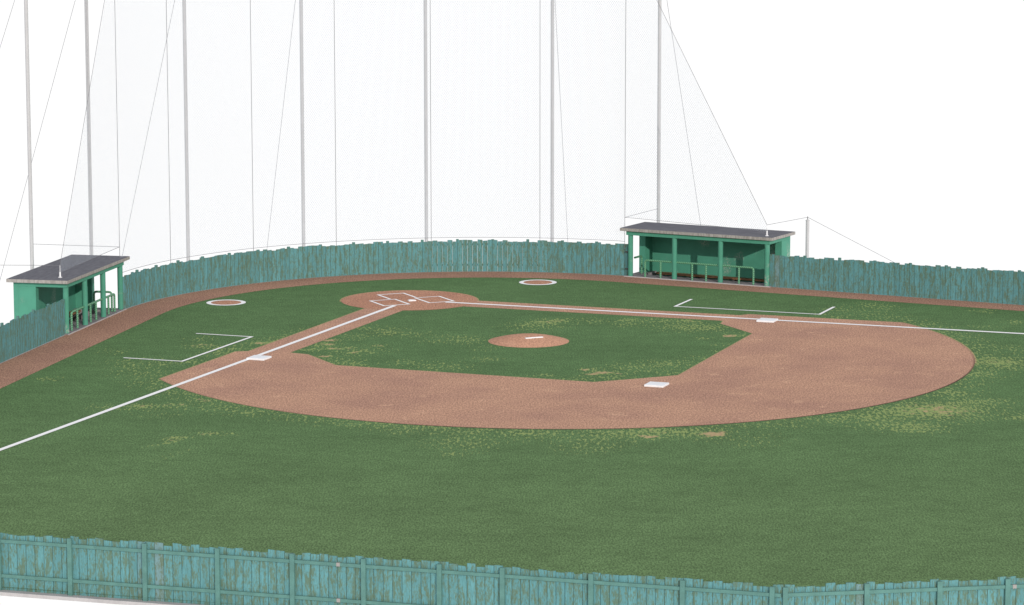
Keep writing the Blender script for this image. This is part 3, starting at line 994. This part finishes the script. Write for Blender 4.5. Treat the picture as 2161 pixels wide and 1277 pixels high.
wireR = PR0 - DR * 0.36
wireL = PL0 - DL * 0.02
net = empty('backstop_net', (CEN.x - 13.4, CEN.y - 13.4, 1.9))
tag(net, 'tall fine white protective net hanging behind home plate above the curved fence', 'safety net')
NO = Vector(net.location)


def nsheet(name, cols):
    """cols: list of (x, y, z0, z1) along the net"""
    m = MB()
    vs, uv, s = [], [], 0.0
    for i, (x, y, z0, z1) in enumerate(cols):
        if i:
            s += math.hypot(x - cols[i - 1][0], y - cols[i - 1][1])
        vs += [(x - NO.x, y - NO.y, z0 - NO.z), (x - NO.x, y - NO.y, z1 - NO.z)]
        uv += [(s, z0), (s, z1)]
    m.add(vs, [(2 * i, 2 * i + 2, 2 * i + 3, 2 * i + 1) for i in range(len(cols) - 1)], uv, 0.5, True)
    o = m.build(name, M['net'], net)
    return o


ROPE_A = [190.5, 208.9, 225.4, 241.1, 260.0]
a_R = math.degrees(math.atan2(wireR.y - CEN.y, wireR.x - CEN.x))
a_L = math.degrees(math.atan2(wireL.y - CEN.y, wireL.x - CEN.x)) % 360
mid = [(wireR.x, wireR.y)] + [tuple(on_arc(RF + 0.05, a_R + 1 + (a_L - a_R - 2) * i / 40)) for i in range(41)] + [(wireL.x, wireL.y)]
nsheet('net_panel', [(x, y, 1.92, ZN) for x, y in mid])


def wing(name, w, tip):
    cols = []
    for i in range(13):
        t = i / 12
        cols.append((w.x + (tip.x - w.x) * t, w.y + (tip.y - w.y) * t, ZW - 0.33 * t, ZN + (tip.z - ZN) * t + 0.001))
    nsheet(name, cols)


wing('net_wing', wireR, tipR)
wing('net_wing', wireL, tipL)
WR = 0.011


def rope(name, pts, parent, r=WR):
    o = Vector(parent.location)
    m = MB()
    m.tube([Vector(p) - o for p in pts], r, 6)
    return m.build(name, M['wire'], parent)


for a in ROPE_A:
    q = on_arc(RF + 0.03, a)
    rope('rope', [(q.x, q.y, 1.6), (q.x, q.y, ZN)], net, 0.014)
for w in (wireR, wireL):
    rope('rope', [(w.x, w.y, 1.5), (w.x, w.y, ZN)], net, 0.014)
rope('bottom_cable', [(x, y, 1.92) for x, y in mid], net)
rope('top_cable', [(x, y, ZN) for x, y in mid], net, 0.015)
for w, tp in ((wireR, tipR), (wireL, tipL)):
    W3 = Vector((w.x, w.y, ZN))
    rope('edge_cable', [W3, W3.lerp(tp, 0.5), tp], net)
    rope('edge_cable', [(w.x, w.y, ZW), (tp.x, tp.y, tp.z - 0.34)], net)


def pole(x, y, h, label):
    root = empty('net_pole', (x, y, 0))
    tag(root, label, 'pole', 'net poles')
    m = MB(); m.tube([(0, 0, -0.2), (0, 0, h * 0.5), (0, 0, h)], 0.099, 20); m.build('shaft', M['steel'], root)
    m = MB(); m.tube([(0, 0, h), (0, 0, h + 0.05), (0, 0, h + 0.08)], [0.118, 0.10, 0.03], 20); m.build('cap', M['steel'], root)
    if h < 6:
        m = MB(); m.tube([(0, 0, h + 0.07), (0, 0, h + 0.24)], 0.02, 8); m.build('eye_bolt', M['iron'], root)
    return Vector((x, y, h + (0.2 if h < 6 else -0.2)))


def guy(name, p, q, label, group):
    p, q = Vector(p), Vector(q)
    root = tag(bpy.data.objects.new(name, None), label, 'wire', group)
    bpy.data.objects.remove(root)
    m = MB()
    m.tube([(0, 0, 0), (q - p) * 0.5, q - p], WR, 6)
    o = m.build(name, M['wire'])
    o.location = p
    return tag(o, label, 'wire', group)


TOPZ = 17.7
POLES = [(23.5, 262.2, 6.2, 'tall grey net pole rising just right of the left dugout roof edge'),
         (23.5, 243.9, 6.3, 'tall grey net pole behind the curved fence, first one right of the left dugout'),
         (23.5, 225.8, 5.9, 'tall grey net pole behind the curved fence, second one right of the left dugout'),
         (23.5, 208.2, 0, 'tall grey net pole in the middle of the net, straight behind the home circle'),
         (23.5, 190.6, 6.0, 'tall grey net pole behind the curved fence, nearest on the left of the right dugout')]
GL = ['thin guy wire sloping down from the pole at the left dugout to the left edge',
      'thin guy wire sloping down to the right end of the left dugout roof',
      'thin guy wire sloping down left of the pole in the left half of the net', '',
      'thin guy wire close to the right of the pole left of the right dugout']
for (r, a, k, lab), gl in zip(POLES, GL):
    q = on_arc(r, a)
    top = pole(q.x, q.y, TOPZ, lab)
    if k:
        e = on_arc(r + k, a)
        guy('guy_wire', top, (e.x, e.y, 0), gl, 'guy wires of the net poles')
n = Vector((-DR.y, DR.x))
q = PR0 + DR * -0.55 + n * 4.6
top = pole(q.x, q.y, TOPZ, 'tall grey net pole standing behind the left end of the right dugout')
e = q + n * 6.2
guy('guy_wire', top, (e.x, e.y, 0), 'thin guy wire sloping down behind the middle of the right dugout roof', 'guy wires of the net poles')
guy('tie_wire', (wireR.x, wireR.y, ZW), (q.x, q.y, ZW), 'short level tie wire from the left corner of the right dugout to the pole behind', 'level tie wires')
q2 = PR0 + DR * 8.58 + n * 4.6
t2 = pole(q2.x, q2.y, 3.1, 'short grey pole behind the fence right of the right dugout')
guy('tie_wire', tipR, t2, 'level tie wire from the right dugout roof post to the short pole', 'level tie wires')
e = q2 + DR * 6.3 + n * 2.0
guy('guy_wire', t2, (e.x, e.y, 0.0), 'guy wire sloping down to the right from the short pole', 'guy wires of the net poles')
n = Vector((DL.y, -DL.x))
q = PL0 + DL * -0.20 + n * 4.83
top = pole(q.x, q.y, TOPZ, 'leftmost tall grey net pole, rising behind the left dugout')
e = q + n * 6.2
guy('guy_wire', top, (e.x, e.y, 0), 'thin guy wire at the top left corner, from the leftmost tall pole', 'guy wires of the net poles')
guy('tie_wire', (wireL.x, wireL.y, ZW), (q.x, q.y, ZW), 'level tie wire from the leftmost tall pole to the net above the left dugout', 'level tie wires')
q2 = PL0 + DL * 8.1 + n * 4.6
t2 = Vector((q2.x, q2.y, 3.3))
guy('tie_wire', tipL, t2, 'level tie wire from the left dugout roof post to the left edge', 'level tie wires')

# ------------------------------------------------------------------ camera
cam = bpy.data.cameras.new('camera')
cam.sensor_width = 36.0
cam.lens = 109.579
cam.clip_start = 1.0
cam.clip_end = 5000.0
co = bpy.data.objects.new('camera', cam)
COL.objects.link(co)
co.matrix_world = Matrix([[-0.348268, -0.139149, 0.92701, 149.595604], [0.937395, -0.050915, 0.344527, 61.339151], [-0.000742, 0.988962, 0.148169, 24.086775], [0.0, 0.0, 0.0, 1.0]])
scene.camera = co

# ------------------------------------------------------------------ light
SUN_DIR = Vector((0.76, 0.65, 0)).normalized()
EL = math.radians(18.0)
SUN_DIR = Vector((SUN_DIR.x * math.cos(EL), SUN_DIR.y * math.cos(EL), math.sin(EL)))
sun = bpy.data.lights.new('sun', 'SUN')
sun.energy = 2.6
sun.angle = math.radians(0.5)
sun.color = (1.0, 0.93, 0.84)
so = bpy.data.objects.new('sun', sun)
COL.objects.link(so)
so.rotation_euler = SUN_DIR.to_track_quat('Z', 'Y').to_euler()
so.location = (60, 50, 40)

w = bpy.data.worlds.new('World')
scene.world = w
w.use_nodes = True
nt = w.node_tree
bg = nt.nodes['Background']
sky = nt.nodes.new('ShaderNodeTexSky')
sky.sky_type = 'NISHITA'
sky.sun_disc = False
sky.sun_elevation = EL
sky.sun_rotation = math.atan2(SUN_DIR.x, SUN_DIR.y)
nt.links.new(sky.outputs[0], bg.inputs['Color'])
bg.inputs['Strength'].default_value = 0.15
# white backdrop, raised above the horizon as added ambient fill; sky higher up
white_fill = nt.nodes.new('ShaderNodeBackground')
white_fill.inputs['Color'].default_value = (1.0, 1.0, 1.0, 1)
white_fill.inputs['Strength'].default_value = 1.03
tc = nt.nodes.new('ShaderNodeTexCoord')
sep = nt.nodes.new('ShaderNodeSeparateXYZ')
mr = nt.nodes.new('ShaderNodeMapRange')
mr.interpolation_type = 'SMOOTHSTEP'
mr.inputs['From Min'].default_value = 0.30
mr.inputs['From Max'].default_value = 1.10
mr.inputs['To Max'].default_value = 0.85
mxs = nt.nodes.new('ShaderNodeMixShader')
nt.links.new(tc.outputs['Generated'], sep.inputs[0])
nt.links.new(sep.outputs[2], mr.inputs['Value'])
nt.links.new(mr.outputs[0], mxs.inputs[0])
nt.links.new(white_fill.outputs[0], mxs.inputs[1])
nt.links.new(bg.outputs[0], mxs.inputs[2])
nt.links.new(mxs.outputs[0], nt.nodes['World Output'].inputs['Surface'])

scene.view_settings.view_transform = 'Standard'
scene.view_settings.look = 'None'
scene.view_settings.exposure = 0.0
scene.view_settings.gamma = 1.0
scene.cycles.transparent_max_bounces = 16
scene.cycles.max_bounces = 6
